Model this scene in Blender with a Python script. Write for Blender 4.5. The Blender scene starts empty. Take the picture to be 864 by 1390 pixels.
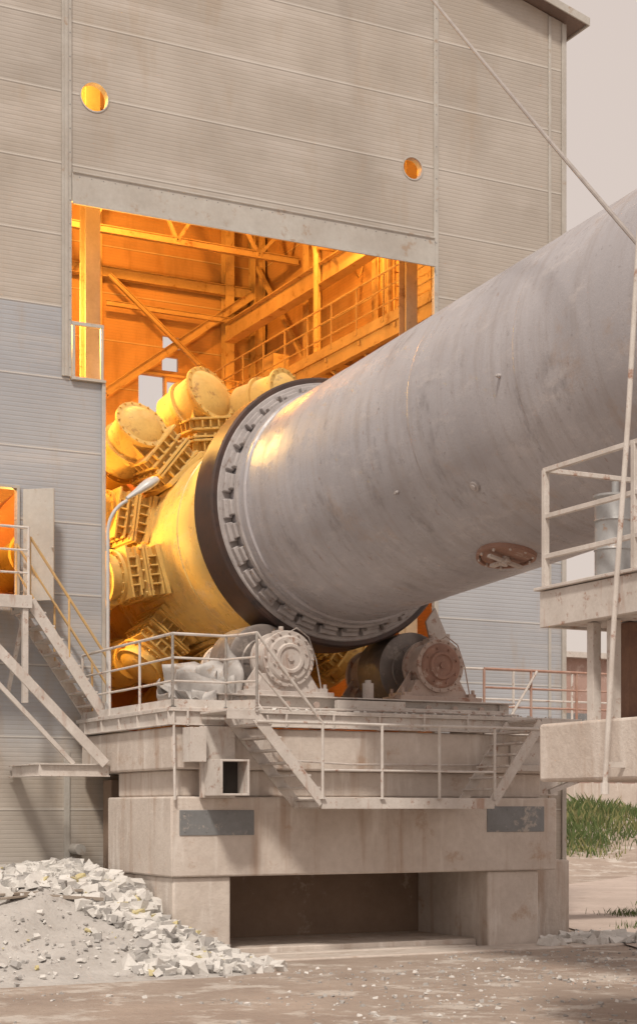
import bpy, math, random, bmesh
from mathutils import Vector, Matrix
random.seed(7)
S=bpy.context.scene
COL=S.collection
R=math.radians
pi=math.pi

# ---------------------------------------------------------------- materials
def nt(name):
    m=bpy.data.materials.new(name); m.use_nodes=True
    t=m.node_tree; p=t.nodes['Principled BSDF']
    return m,t,p
def N(t,typ,**k):
    n=t.nodes.new(typ)
    for a,b in k.items(): setattr(n,a,b)
    return n
def c4(c): return (c[0],c[1],c[2],1)
def mathn(t,op,a,b=None,clamp=False):
    n=N(t,'ShaderNodeMath',operation=op); n.use_clamp=clamp
    for i,v in enumerate((a,b)):
        if v is None: continue
        if isinstance(v,(int,float)): n.inputs[i].default_value=v
        else: t.links.new(v,n.inputs[i])
    return n.outputs[0]
def mixc(t,f,a,b):
    n=N(t,'ShaderNodeMix',data_type='RGBA')
    for i,v in ((0,f),(6,a),(7,b)):
        if isinstance(v,(int,float)): n.inputs[i].default_value=v
        elif isinstance(v,tuple): n.inputs[i].default_value=c4(v)
        else: t.links.new(v,n.inputs[i])
    return n.outputs[2]
def noise(t,co,scale,detail=6,rough=.6,stretch=None):
    n=N(t,'ShaderNodeTexNoise'); n.inputs['Scale'].default_value=scale
    n.inputs['Detail'].default_value=detail; n.inputs['Roughness'].default_value=rough
    if stretch:
        m=N(t,'ShaderNodeMapping'); m.inputs['Scale'].default_value=stretch
        t.links.new(co,m.inputs[0]); co=m.outputs[0]
    t.links.new(co,n.inputs['Vector']); return n.outputs['Fac']
def ramp(t,f,a,b):
    n=N(t,'ShaderNodeMapRange'); n.inputs[1].default_value=a; n.inputs[2].default_value=b
    t.links.new(f,n.inputs[0]); return n.outputs[0]
def bump(t,p,h,strength,dist,prev=None):
    b=N(t,'ShaderNodeBump'); b.inputs['Strength'].default_value=strength; b.inputs['Distance'].default_value=dist
    t.links.new(h,b.inputs['Height'])
    if prev is not None: t.links.new(prev,b.inputs['Normal'])
    t.links.new(b.outputs[0],p.inputs['Normal']); return b.outputs[0]
def pm(name,ca,cb,scale=1.5,rough=.8,metal=0,bs=.25,bd=.01,bscale=25,stain=None,dust=None,streak=None,streak2=None):
    m,t,p=nt(name)
    co=N(t,'ShaderNodeTexCoord').outputs['Object']
    f=ramp(t,noise(t,co,scale),.33,.67)
    col=mixc(t,f,ca,cb)
    f2=ramp(t,noise(t,co,scale*9,8,.7),.35,.7)
    n=N(t,'ShaderNodeMix',data_type='RGBA',blend_type='MULTIPLY')
    n.inputs[0].default_value=.4; t.links.new(col,n.inputs[6])
    t.links.new(mixc(t,f2,(.70,.68,.66),(1,1,1)),n.inputs[7]); col=n.outputs[2]
    if stain:
        s=ramp(t,noise(t,co,stain[2],9,.72),stain[1],stain[1]+.08)
        col=mixc(t,mathn(t,'MULTIPLY',s,.85),col,stain[0])
    for sk in (streak,streak2):
        if sk:
            s=ramp(t,noise(t,co,1.0,6,.6,sk[1]),sk[2],sk[2]+.12)
            col=mixc(t,mathn(t,'MULTIPLY',s,sk[3]),col,sk[0])
    if dust:
        g=N(t,'ShaderNodeNewGeometry'); sx=N(t,'ShaderNodeSeparateXYZ'); t.links.new(g.outputs['Normal'],sx.inputs[0])
        d=ramp(t,sx.outputs[2],.35,.95)
        d=mathn(t,'MULTIPLY',d,ramp(t,noise(t,co,5,6),.3,.55))
        col=mixc(t,mathn(t,'MULTIPLY',d,.85),col,dust)
    t.links.new(col,p.inputs['Base Color'])
    p.inputs['Roughness'].default_value=rough; p.inputs['Metallic'].default_value=metal
    bump(t,p,noise(t,co,bscale,8,.65),bs,bd)
    return m

DUST=(.70,.64,.59)
M={}
def shellmat(name,ca,cb,dirt):
    m,t,p=nt(name)
    co=N(t,'ShaderNodeTexCoord').outputs['Object']
    col=mixc(t,ramp(t,noise(t,co,.55,7,.62),.35,.65),ca,cb)
    sx=N(t,'ShaderNodeSeparateXYZ'); t.links.new(co,sx.inputs[0])
    cell=mathn(t,'FLOOR',mathn(t,'DIVIDE',mathn(t,'ADD',sx.outputs[1],100.2),2.4))
    wn=N(t,'ShaderNodeTexWhiteNoise',noise_dimensions='1D'); t.links.new(cell,wn.inputs['W'])
    col=mixc(t,mathn(t,'MULTIPLY',wn.outputs['Value'],.18),col,(ca[0]*.78,ca[1]*.78,ca[2]*.78))
    s=ramp(t,noise(t,co,1.0,9,.7,(.7,6.0,.7)),.48,.66)
    col=mixc(t,mathn(t,'MULTIPLY',s,.5),col,dirt)
    s=ramp(t,noise(t,co,1.0,10,.78,(1.0,1.7,1.0)),.55,.64)
    col=mixc(t,mathn(t,'MULTIPLY',s,.45),col,(.17,.155,.16))
    s=ramp(t,noise(t,co,9,9,.75),.605,.67)
    col=mixc(t,mathn(t,'MULTIPLY',s,.55),col,(.15,.13,.13))
    s=ramp(t,noise(t,co,3.1,9,.78,(1,.35,1)),.54,.70)
    col=mixc(t,mathn(t,'MULTIPLY',s,.42),col,(.62,.58,.57))
    # rusty patches, more towards the cold end
    s=ramp(t,noise(t,co,.9,8,.78),.565,.66)
    col=mixc(t,mathn(t,'MULTIPLY',s,.5),col,(.36,.285,.24))
    s=ramp(t,noise(t,co,1.0,5,.6,(4,9,4)),.66,.72)
    col=mixc(t,mathn(t,'MULTIPLY',s,.6),col,(.24,.15,.11))
    t.links.new(col,p.inputs['Base Color'])
    t.links.new(ramp(t,noise(t,co,2.2,7,.7),.2,1.1),p.inputs['Roughness'])
    b=bump(t,p,noise(t,co,.8,2,.4),.4,.06)
    bump(t,p,noise(t,co,30,8,.7),.3,.014,b)
    return m
M['shell']=shellmat('kiln_steel',(.435,.425,.45),(.345,.335,.357),(.29,.26,.255))
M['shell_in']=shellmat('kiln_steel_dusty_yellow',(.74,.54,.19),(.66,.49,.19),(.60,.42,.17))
M['collar']=pm('collar_steel_dusty',(.48,.455,.455),(.35,.325,.325),3,.7,0,.3,.01,30,((.20,.145,.12),.58,6))
M['tyre']=pm('tyre_dark_steel',(.055,.042,.040),(.10,.058,.045),2.5,.45,.3,.2,.006,20,((.035,.03,.03),.55,3))
M['roller']=pm('roller_worn_steel',(.19,.17,.165),(.28,.245,.225),3,.5,.3,.2,.006,20,((.38,.34,.31),.56,4))
M['bearing']=pm('bearing_dusty_paint',(.60,.565,.54),(.49,.435,.405),4,.75,0,.3,.01,30,((.31,.175,.12),.565,7),DUST,((.30,.18,.13),(5,5,1),.58,.6))
M['bearing_rust']=pm('bearing_rusty_paint',(.52,.42,.37),(.43,.345,.31),4,.75,0,.3,.01,30,((.26,.13,.09),.55,5),DUST)
M['rust_cover']=pm('bearing_cover_rust',(.36,.21,.16),(.27,.16,.125),5,.75,0,.3,.01,30,((.48,.39,.34),.57,6))
M['concrete']=pm('dusty_concrete',(.67,.61,.56),(.555,.49,.44),.9,.92,0,.5,.025,14,((.45,.335,.26),.585,1.6),None,((.38,.265,.195),(2.6,2.6,.20),.545,.6),((.76,.72,.68),(3.2,3.2,.5),.555,.65))
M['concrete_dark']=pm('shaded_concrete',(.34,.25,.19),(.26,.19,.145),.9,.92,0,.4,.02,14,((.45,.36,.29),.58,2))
M['plate']=pm('grey_metal_plate',(.27,.285,.30),(.21,.22,.23),2,.6,.2,.2,.01,20,((.46,.42,.38),.56,5))
M['paint']=pm('dusty_white_steel_paint',(.68,.645,.615),(.55,.51,.475),3,.7,0,.25,.006,30,((.33,.18,.125),.575,8),DUST,((.37,.22,.155),(5,5,.8),.59,.7))
M['rail']=pm('railing_paint_worn',(.69,.665,.64),(.56,.52,.485),4,.6,0,.2,.004,30,((.32,.165,.11),.57,7))
M['rail_red']=pm('rusty_red_railing',(.40,.21,.155),(.50,.36,.30),4,.7,0,.2,.004,30)
M['rail_lit']=pm('railing_orange_lit',(.66,.44,.18),(.56,.40,.22),4,.6,0,.2,.004,30)  # railing colour with the hall's orange light painted into it
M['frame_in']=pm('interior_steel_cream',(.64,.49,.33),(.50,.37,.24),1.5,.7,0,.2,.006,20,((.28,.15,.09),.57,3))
M['flash']=pm('wall_flashing',(.55,.54,.51),(.46,.435,.40),1.2,.5,.1,.1,.004,20,((.38,.29,.22),.58,3))
M['rust']=pm('rust_steel',(.26,.15,.10),(.18,.10,.075),4,.8,0,.3,.01,30)
M['dark']=pm('dark_void',(.035,.03,.03),(.05,.045,.04),2,.9)
M['lampgrey']=pm('lamp_paint_grey',(.60,.61,.61),(.52,.52,.52),5,.45,0,.1,.004,20)
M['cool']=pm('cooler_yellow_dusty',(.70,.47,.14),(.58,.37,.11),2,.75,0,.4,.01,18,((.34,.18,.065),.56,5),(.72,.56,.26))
M['wood']=pm('weathered_wood',(.28,.23,.19),(.40,.35,.30),4,.9,0,.4,.01,20)
M['drum']=pm('galvanised_drum',(.42,.43,.44),(.34,.35,.36),3,.5,.3,.2,.01,20,((.32,.22,.16),.58,6))
M['sheet']=pm('torn_sheet_metal',(.58,.57,.56),(.42,.40,.39),3,.6,.1,.2,.01,20,((.34,.26,.20),.56,5))
M['stone1']=pm('white_limestone',(.76,.75,.73),(.64,.63,.61),3,.95,0,.5,.02,20)
M['stone2']=pm('grey_limestone',(.46,.45,.44),(.36,.35,.34),3,.95,0,.5,.02,20)
M['stone3']=pm('yellow_limestone',(.66,.58,.30),(.58,.52,.32),3,.95,0,.5,.02,20)
M['sand']=pm('limestone_dust',(.58,.56,.54),(.47,.45,.43),1.2,.97,0,.8,.05,9,((.37,.34,.32),.56,2.5))
M['ground']=pm('sandy_gravel_ground',(.49,.405,.345),(.35,.28,.235),.5,.97,0,1.0,.06,9,((.61,.56,.51),.52,1.1))
M['road']=pm('dusty_road',(.57,.48,.43),(.46,.385,.34),.6,.95,0,.6,.04,6,((.37,.29,.25),.57,1))
M['grass']=pm('tall_grass',(.065,.11,.03),(.12,.16,.05),.8,.8)
M['redwall']=pm('red_dust_wall',(.46,.32,.28),(.39,.26,.22),.6,.9,0,.3,.02,8,((.58,.48,.44),.54,1.2))
M['roofm']=pm('roof_sheet',(.20,.15,.13),(.27,.20,.17),1,.6,.2)

def wallmat(name,interior=False):
    m,t,p=nt(name)
    co=N(t,'ShaderNodeTexCoord').outputs['Object']
    sx=N(t,'ShaderNodeSeparateXYZ'); t.links.new(co,sx.inputs[0]); z=sx.outputs[2]
    cell=mathn(t,'FLOOR',mathn(t,'DIVIDE',mathn(t,'SUBTRACT',z,1.0),1.2))
    xc=mathn(t,'FLOOR',mathn(t,'DIVIDE',mathn(t,'SUBTRACT',sx.outputs[0],8.9),7.15))
    wn=N(t,'ShaderNodeTexWhiteNoise',noise_dimensions='1D')
    t.links.new(mathn(t,'ADD',cell,mathn(t,'MULTIPLY',xc,17.3)),wn.inputs['W'])
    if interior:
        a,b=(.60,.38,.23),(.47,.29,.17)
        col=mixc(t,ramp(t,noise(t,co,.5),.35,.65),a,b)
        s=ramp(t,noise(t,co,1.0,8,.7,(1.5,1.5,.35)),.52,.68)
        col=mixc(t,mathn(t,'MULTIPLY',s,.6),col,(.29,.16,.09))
    else:
        clean=mixc(t,ramp(t,noise(t,co,.5),.35,.65),(.455,.485,.53),(.38,.405,.45))
        dusty=mixc(t,ramp(t,noise(t,co,.45,7),.35,.65),(.51,.47,.425),(.395,.355,.31))
        zn=mathn(t,'ADD',z,mathn(t,'MULTIPLY',noise(t,co,.7,8,.7),.9))
        up=ramp(t,z,10.58,10.62)
        lo=ramp(t,zn,4.4,3.2)
        mx=mathn(t,'MAXIMUM',up,lo)
        col=mixc(t,mx,clean,dusty)
        s=ramp(t,noise(t,co,1.0,8,.7,(1.5,1,.35)),.53,.69)
        col=mixc(t,mathn(t,'MULTIPLY',s,.5),col,(.40,.315,.23))
        s=ramp(t,noise(t,co,1.0,6,.6,(.3,.3,1.6)),.52,.72)
        col=mixc(t,mathn(t,'MULTIPLY',s,.5),col,(.66,.62,.585))
    col=mixc(t,mathn(t,'MULTIPLY',wn.outputs['Value'],.22),col,(.25,.24,.23))
    fr=mathn(t,'FRACT',mathn(t,'DIVIDE',mathn(t,'SUBTRACT',z,1.0),1.2))
    seam=mathn(t,'LESS_THAN',fr,.024)
    col=mixc(t,mathn(t,'MULTIPLY',seam,.5),col,(.70,.68,.64))
    sh=mathn(t,'GREATER_THAN',fr,.985)
    col=mixc(t,mathn(t,'MULTIPLY',sh,.5),col,(.20,.18,.16))
    rib=mathn(t,'FRACT',mathn(t,'DIVIDE',z,.075))
    groove=mathn(t,'LESS_THAN',rib,.25)
    col=mixc(t,mathn(t,'MULTIPLY',groove,.17),col,(.30,.26,.22))
    t.links.new(col,p.inputs['Base Color'])
    p.inputs['Roughness'].default_value=.42
    tri=mathn(t,'MULTIPLY',ramp(t,rib,.0,.22),ramp(t,rib,1.0,.8))
    b=bump(t,p,tri,.3,.007)
    b=bump(t,p,seam,.8,.02,b)
    b=bump(t,p,noise(t,co,.6,2,.4,(1,1,2.2)),.25,.03,b)
    bump(t,p,noise(t,co,12,6),.1,.01,b)
    return m
M['wall']=wallmat('sandwich_panel_cladding')
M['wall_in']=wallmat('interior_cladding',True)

# ---------------------------------------------------------------- builder
class G:
    def __init__(s): s.v=[];s.f=[];s.m=[];s.cur=0
    def add(s,vs,fs):
        o=len(s.v); s.v+= [tuple(v) for v in vs]
        for f in fs: s.f.append([i+o for i in f]); s.m.append(s.cur)
    def box(s,x0,x1,y0,y1,z0,z1):
        s.add([(x,y,z) for z in(z0,z1) for y in(y0,y1) for x in(x0,x1)],
              [(0,2,3,1),(4,5,7,6),(0,1,5,4),(2,6,7,3),(0,4,6,2),(1,3,7,5)])
    def obox(s,c,ax,ay,az):
        c=Vector(c);ax=Vector(ax);ay=Vector(ay);az=Vector(az)
        s.add([c+i*ax+j*ay+k*az for k in(-1,1) for j in(-1,1) for i in(-1,1)],
              [(0,2,3,1),(4,5,7,6),(0,1,5,4),(2,6,7,3),(0,4,6,2),(1,3,7,5)])
    def beam(s,p0,p1,w,h,up=(0,0,1)):
        p0=Vector(p0);p1=Vector(p1);d=(p1-p0); L=d.length; d.normalize(); up=Vector(up)
        if abs(d.dot(up))>.98: up=Vector((0,1,0))
        a=d.cross(up).normalized(); b=a.cross(d).normalized()
        s.obox((p0+p1)/2,d*L/2,a*w/2,b*h/2)
    def ibeam(s,p0,p1,w,h,up=(0,0,1),t=.02):
        p0=Vector(p0);p1=Vector(p1);d=(p1-p0); L=d.length; d.normalize(); up=Vector(up)
        if abs(d.dot(up))>.98: up=Vector((0,1,0))
        a=d.cross(up).normalized(); b=a.cross(d).normalized(); c=(p0+p1)/2
        s.obox(c+b*(h/2-t/2),d*L/2,a*w/2,b*t/2); s.obox(c-b*(h/2-t/2),d*L/2,a*w/2,b*t/2)
        s.obox(c,d*L/2,a*t/2,b*(h/2-t))
    def cyl(s,p0,p1,r,n=12,r2=None,cap=True):
        p0=Vector(p0);p1=Vector(p1);d=(p1-p0).normalized()
        u=Vector((0,0,1)) if abs(d.z)<.9 else Vector((1,0,0))
        a=d.cross(u).normalized(); b=d.cross(a).normalized(); r2=r if r2 is None else r2
        vs=[p0+r*(a*math.cos(2*pi*i/n)+b*math.sin(2*pi*i/n)) for i in range(n)]
        vs+=[p1+r2*(a*math.cos(2*pi*i/n)+b*math.sin(2*pi*i/n)) for i in range(n)]
        fs=[(i,(i+1)%n,n+(i+1)%n,n+i) for i in range(n)]
        if cap: fs+=[tuple(range(n-1,-1,-1)),tuple(range(n,2*n))]
        s.add(vs,fs)
    def rev(s,p0,d,prof,n=32):
        p0=Vector(p0); d=Vector(d).normalized()
        u=Vector((0,0,1)) if abs(d.z)<.9 else Vector((1,0,0))
        a=d.cross(u).normalized(); b=d.cross(a).normalized(); vs=[]
        for (h,r) in prof: vs+=[p0+d*h+r*(a*math.cos(2*pi*i/n)+b*math.sin(2*pi*i/n)) for i in range(n)]
        s.add(vs,[(j*n+i,j*n+(i+1)%n,(j+1)*n+(i+1)%n,(j+1)*n+i) for j in range(len(prof)-1) for i in range(n)])
        return a,b
    def tube(s,pts,r,n=8):
        pts=[Vector(p) for p in pts]; rings=[]; pa=None
        for i,p in enumerate(pts):
            d=((pts[min(i+1,len(pts)-1)]-pts[max(i-1,0)])).normalized()
            if pa is None:
                u=Vector((0,0,1)) if abs(d.z)<.9 else Vector((1,0,0)); a=d.cross(u).normalized()
            else: a=(pa-d*pa.dot(d)).normalized()
            pa=a; b=d.cross(a)
            rings+= [p+r*(a*math.cos(2*pi*k/n)+b*math.sin(2*pi*k/n)) for k in range(n)]
        m=len(pts); fs=[]
        for i in range(m-1):
            for k in range(n): fs.append((i*n+k,i*n+(k+1)%n,(i+1)*n+(k+1)%n,(i+1)*n+k))
        fs+=[tuple(range(n-1,-1,-1)),tuple(range((m-1)*n,m*n))]
        s.add(rings,fs)
    def lathe(s,prof,o=(0,0,0),n=96,axis='Y'):
        o=Vector(o); vs=[];fs=[]
        for (y,r) in prof:
            for i in range(n):
                a=2*pi*i/n
                vs.append(o+(Vector((r*math.cos(a),y,r*math.sin(a))) if axis=='Y' else Vector((r*math.cos(a),r*math.sin(a),y))))
        m=len(prof)
        for j in range(m-1):
            for i in range(n): fs.append((j*n+i,j*n+(i+1)%n,(j+1)*n+(i+1)%n,(j+1)*n+i))
        s.add(vs,fs)
    def prism(s,poly,y0,y1):
        n=len(poly)
        vs=[(x,y0,z) for x,z in poly]+[(x,y1,z) for x,z in poly]
        fs=[tuple(range(n)),tuple(range(2*n-1,n-1,-1))]+[(i,n+i,n+(i+1)%n,(i+1)%n) for i in range(n)]
        s.add(vs,fs)
def mk(g,name,mats,parent=None,bevel=0,smooth=True,loc=None,rot=None):
    me=bpy.data.meshes.new(name); me.from_pydata(g.v,[],g.f)
    if not isinstance(mats,(list,tuple)): mats=[mats]
    for m in mats: me.materials.append(M[m] if isinstance(m,str) else m)
    if len(mats)>1: me.polygons.foreach_set('material_index',g.m)
    me.validate(); me.update()
    bm=bmesh.new(); bm.from_mesh(me); bmesh.ops.recalc_face_normals(bm,faces=bm.faces); bm.to_mesh(me); bm.free()
    if smooth:
        me.polygons.foreach_set('use_smooth',[True]*len(me.polygons)); me.set_sharp_from_angle(angle=R(35))
    o=bpy.data.objects.new(name,me); COL.objects.link(o)
    if parent: o.parent=parent
    if loc: o.location=loc
    if rot: o.rotation_euler=rot
    if bevel:
        b=o.modifiers.new('b','BEVEL'); b.width=bevel; b.segments=2; b.limit_method='ANGLE'; b.angle_limit=R(40)
    return o
def empty(name,loc=(0,0,0),rot=(0,0,0)):
    e=bpy.data.objects.new(name,None); e.location=loc; e.rotation_euler=rot; e.empty_display_size=.3; COL.objects.link(e); return e
def railing(g,pts,h=1.05,mids=(.55,),r=.022,sp=1.1,posts=True,kick=None):
    pts=[Vector(p) for p in pts]
    for a,b in zip(pts,pts[1:]):
        j=Vector((random.uniform(-.015,.015),random.uniform(-.015,.015),random.uniform(-.012,.012)))
        g.tube([a+Vector((0,0,h)),a.lerp(b,.45)+Vector((0,0,h))+j,b+Vector((0,0,h))],r,8)
        for m in mids: g.tube([a+Vector((0,0,m)),a.lerp(b,.5)+Vector((0,0,m))-j,b+Vector((0,0,m))],r*.8,8)
        if kick: g.beam(a+Vector((0,0,kick/2)),b+Vector((0,0,kick/2)),.008,kick)
        if posts:
            n=max(1,round((b-a).length/sp))
            for i in range(n+1):
                p=a.lerp(b,i/n); g.cyl(p,p+Vector((0,0,h)),r,8); g.box(p.x-.04,p.x+.04,p.y-.04,p.y+.04,p.z,p.z+.012)

# ================================================================= BUILDING
YW=26.5
bld=empty('industrial_building')
def roofz(x): return 17.55+.25*(19.0-x) if x>2 else 17.55+.25*17-.25*(2-x)
g=G()
g.prism([(-15,0),(19,0),(19,roofz(19)),(2,roofz(2)),(-15,roofz(-15))],YW,YW+.12)
front=mk(g,'front_wall',['wall'],bld,smooth=False)
def cut(obj,cg):
    c=mk(cg,'cutter',['dark'],smooth=False)
    md=obj.modifiers.new('cut','BOOLEAN'); md.operation='DIFFERENCE'; md.solver='EXACT'; md.object=c
    dg=bpy.context.evaluated_depsgraph_get(); dg.update()
    me=bpy.data.meshes.new_from_object(obj.evaluated_get(dg))
    obj.modifiers.clear(); old=obj.data; obj.data=me
    bpy.data.objects.remove(c)
for poly in ([(8.95,9.4),(9.54,9.4),(9.54,3.55),(16.07,3.55),(16.07,12.42),(8.95,12.42)],
             [(6.95,5.62),(8.03,5.62),(8.03,7.5),(6.95,7.5)],
             [(9.38+.25*math.cos(a*pi/20),14.22+.25*math.sin(a*pi/20)) for a in range(40)],
             [(15.58+.21*math.cos(a*pi/20),14.12+.21*math.sin(a*pi/20)) for a in range(40)]):
    c=G(); c.prism(poly,YW-1,YW+1); cut(front,c)
g=G()
for cx,cz,r in ((9.38,14.22,.25),(15.58,14.12,.21)):
    g.lathe([(-.012,r-.012),(-.012,r+.012),(.0,r+.012),(.14,r-.012),(-.012,r-.012)],(cx,YW,cz),40)
mk(g,'hole_rims','flash',bld)
g=G(); g.box(18.9,19.0,YW+.122,40.2,0,17.5); g.box(-15,-14.9,YW+.122,40.2,0,17.4)
mk(g,'side_walls','wall',bld,smooth=False)
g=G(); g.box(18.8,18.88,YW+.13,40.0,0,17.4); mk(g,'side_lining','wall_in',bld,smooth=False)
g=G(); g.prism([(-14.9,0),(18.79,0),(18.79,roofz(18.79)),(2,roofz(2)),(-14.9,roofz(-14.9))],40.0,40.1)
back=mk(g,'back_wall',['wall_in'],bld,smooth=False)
for (x0,x1,z0,z1) in ((15.35,16.05,11.4,13.45),(16.12,16.72,11.4,13.35),(16.8,17.38,11.4,13.2),(16.02,16.5,14.2,14.52),(16.0,16.45,13.62,13.98),(10,12,11.4,13.4)):
    c=G(); c.box(x0,x1,39,41,z0,z1); cut(back,c)
g=G()
for X in (16.085,16.76): g.beam((X,39.97,11.4),(X,39.97,13.4),.05,.06)
g.beam((15.3,39.95,13.49),(17.45,39.95,13.49),.06,.05)
mk(g,'window_frames','frame_in',bld)
g=G()
for xa,xb in ((2,19.33),(-15.4,2)):
    za=roofz(2) if xa==2 else roofz(-15)-.1; zb=roofz(19)-.082 if xb>3 else roofz(2)
    g.add([(xa,YW-.3,za+.02),(xb,YW-.3,zb+.02),(xb,40.6,zb+.02),(xa,40.6,za+.02),
           (xa,YW-.3,za+.12),(xb,YW-.3,zb+.12),(xb,40.6,zb+.12),(xa,40.6,za+.12)],
          [(0,1,2,3),(7,6,5,4),(0,4,5,1),(1,5,6,2),(2,6,7,3),(3,7,4,0)])
mk(g,'roof','roofm',bld,smooth=False)
g=G()
g.beam((2,YW-.32,roofz(2)+.07),(19.36,YW-.32,roofz(19)-.02),.03,.15)
g.beam((19.36,YW-.33,roofz(19)-.03),(19.36,40,roofz(19)-.03),.04,.14)
mk(g,'roof_fascia','flash',bld,.006)
g=G()
g.box(8.80,8.97,YW-.035,YW-.003,9.45,roofz(8.9)-.02); g.box(8.84,8.90,YW-.055,YW-.036,9.45,roofz(8.9)-.02)
g.box(8.84,8.94,YW-.03,YW-.003,1.15,3.2)
g.box(16.03,16.12,YW-.035,YW-.003,3.6,roofz(16.1)-.02)
g.box(18.62,18.68,YW-.03,YW-.003,0.5,roofz(18.7)-.02)
g.box(18.93,19.03,YW-.04,YW-.003,0.3,roofz(19)-.03)
g.box(8.975,16.025,YW-.06,YW-.003,12.38,12.86); g.box(8.975,16.025,YW-.085,YW-.062,12.86,12.89)
g.box(8.975,16.025,YW-.1,YW-.062,12.33,12.375)
g.box(9.50,9.565,YW-.05,YW-.003,3.6,9.40)
g.box(6.9,6.95,YW-.04,YW-.003,5.62,7.55);g.box(8.03,8.08,YW-.04,YW-.003,5.62,7.5);g.box(6.951,8.08,YW-.04,YW-.003,7.5,7.55)
g.box(-15,9.06,YW-.06,YW-.003,1.02,1.10)
mk(g,'flashing_strips','flash',bld,.004)
g=G()
for k in range(34): g.cyl((9.1+k*.21,YW-.066,12.8),(9.1+k*.21,YW-.06,12.8),.009,6)
for k in range(26): g.cyl((8.94,YW-.041,9.6+k*.4),(8.94,YW-.035,9.6+k*.4),.010,6); g.cyl((16.075,YW-.041,3.8+k*.6),(16.075,YW-.035,3.8+k*.6),.010,6)
mk(g,'flashing_screws','plate',bld)
g=G(); g.obox((8.33,YW-.25,6.56),(.21,-.16,0),(.012,.016,0),(0,0,.92)); g.cyl((8.50,YW-.42,6.5),(8.50,YW-.47,6.5),.015,8)
mk(g,'door_leaf','flash',bld,.005)
g=G()
for x in (9.0,9.5): g.beam((x,YW-.03,9.42),(x,YW-.03,10.32),.05,.05)
g.beam((8.97,YW-.03,10.35),(9.53,YW-.03,10.35),.05,.06); g.box(8.96,9.56,YW-.08,YW+.1,9.402,9.45)
mk(g,'notch_guard_frame','flash',bld,.004)
g=G()
g.ibeam((9.83,28,0),(9.83,28,17.9),.28,.3,(0,1,0)); g.ibeam((15.95,27.3,3.6),(15.95,27.3,18),.25,.28,(0,1,0))
for X in (14.1,17.75,18.55): g.ibeam((X,39.75,0),(X,39.75,roofz(X)-.1),.25,.3,(0,1,0))
for Yc in (29.5,33.0,36.5,39.6): g.ibeam((18.55,Yc,0),(18.55,Yc,17.4),.3,.3,(1,0,0))
g.ibeam((9,39.7,15.83),(18.7,39.7,15.83),.2,.28); g.ibeam((9,39.7,10.9),(18.7,39.7,10.9),.2,.28)
g.ibeam((14.3,39.55,12.75),(18.4,39.55,15.8),.18,.22); g.ibeam((14.35,39.45,15.7),(17.6,39.45,13.1),.1,.12)
g.ibeam((14.3,39.5,15.0),(18.4,39.5,15.0),.1,.14)
for Yc in (28.5,31.5,34.5,37.5):
    g.ibeam((2,Yc,roofz(2)-.25),(18.8,Yc,roofz(18.8)-.25),.2,.35)
    g.ibeam((10,Yc,16.1),(18.7,Yc,16.1),.14,.18)
    for k in range(4):
        x=11+k*2.2; g.beam((x,Yc,16.1),(x+1.1,Yc,roofz(x+1.1)-.3),.08,.08); g.beam((x+1.1,Yc,roofz(x+1.1)-.3),(x+2.2,Yc,16.1),.08,.08)
for X in (11,13,15,17,18.5): g.beam((X,YW+.3,roofz(X)-.06),(X,40,roofz(X)-.06),.08,.12)
g.ibeam((17.6,27,14.6),(17.6,39.3,14.6),.3,.5); g.beam((17.6,27,14.9),(17.6,39.3,14.9),.07,.08)
g.ibeam((13.6,29,16.4),(18.2,33.5,15.4),.18,.24)
for a,b in (((18.5,29.6,12.3),(18.5,32.9,16.9)),((18.5,32.9,12.3),(18.5,29.6,16.9)),((18.5,33.1,8),(18.5,36.4,13)),((18.5,36.4,13),(18.5,39.5,16.5))): g.beam(a,b,.1,.1)
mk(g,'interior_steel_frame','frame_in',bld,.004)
g=G()
g.box(16.5,17.9,26.95,38.5,12.05,12.12); g.ibeam((16.55,26.95,11.88),(16.55,38.5,11.88),.14,.32); g.ibeam((17.8,26.95,11.88),(17.8,38.5,11.88),.14,.32)
for k in range(8): g.beam((16.5,27.3+k*1.5,11.95),(18.4,27.3+k*1.5,11.95),.08,.1); g.beam((16.6,27.3+k*1.5,11.8),(18.4,27.3+k*1.5,10.6),.07,.07)
railing(g,[(16.53,27,12.12),(16.53,38.4,12.12),(18.3,38.4,12.12)],1.0,(.35,.68),.022,1.1,kick=.14)
for i,(x,y) in enumerate(((17.2,30.2),(17.35,30.6),(17.1,33.4),(17.5,34.1))):
    g.tube([(x,y,12.1),(x,y,14.2+.3*i),(x+.1,y+.3,14.5+.3*i),(x+.9,y+.5,14.6+.3*i)],.06+.02*(i%2),10)
for xx in (17.9,18.3): g.beam((xx,31.2,12.1),(xx,31.2,16.5),.04,.04)
for k in range(14): g.cyl((17.9,31.2,12.4+k*.3),(18.3,31.2,12.4+k*.3),.015,6)
for k in range(5):
    pts=[]; x0,y0,z0=16.2+.3*k,27.6+k*1.2,15.4; 
    for q in range(9):
        u=q/8; pts.append((x0+u*1.5,y0+u*2.0,z0-.9*4*u*(1-u)*(.4+.15*k)))
    g.tube(pts,.018,6)
g.box(17.0,17.6,28.2,28.8,12.14,13.3); g.box(16.9,17.3,35.2,35.8,12.14,13.0)
mk(g,'interior_walkway','frame_in',bld,.003)
lamps=[((12.6,34.5,16.3),2100,.2,(1,.37,.045)),((8.7,28.7,10.9),1500,.2,(1,.54,.12)),((16.7,30.8,16.0),1300,.2,(1,.40,.05)),
       ((8.6,27.6,6.6),450,.2,(1,.54,.12)),((6.6,28.6,8.2),300,.2,(1,.38,.05)),((17.6,37.6,10.6),700,.2,(1,.37,.045)),((9.0,27.6,14.9),200,.2,(1,.42,.06))]
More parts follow.
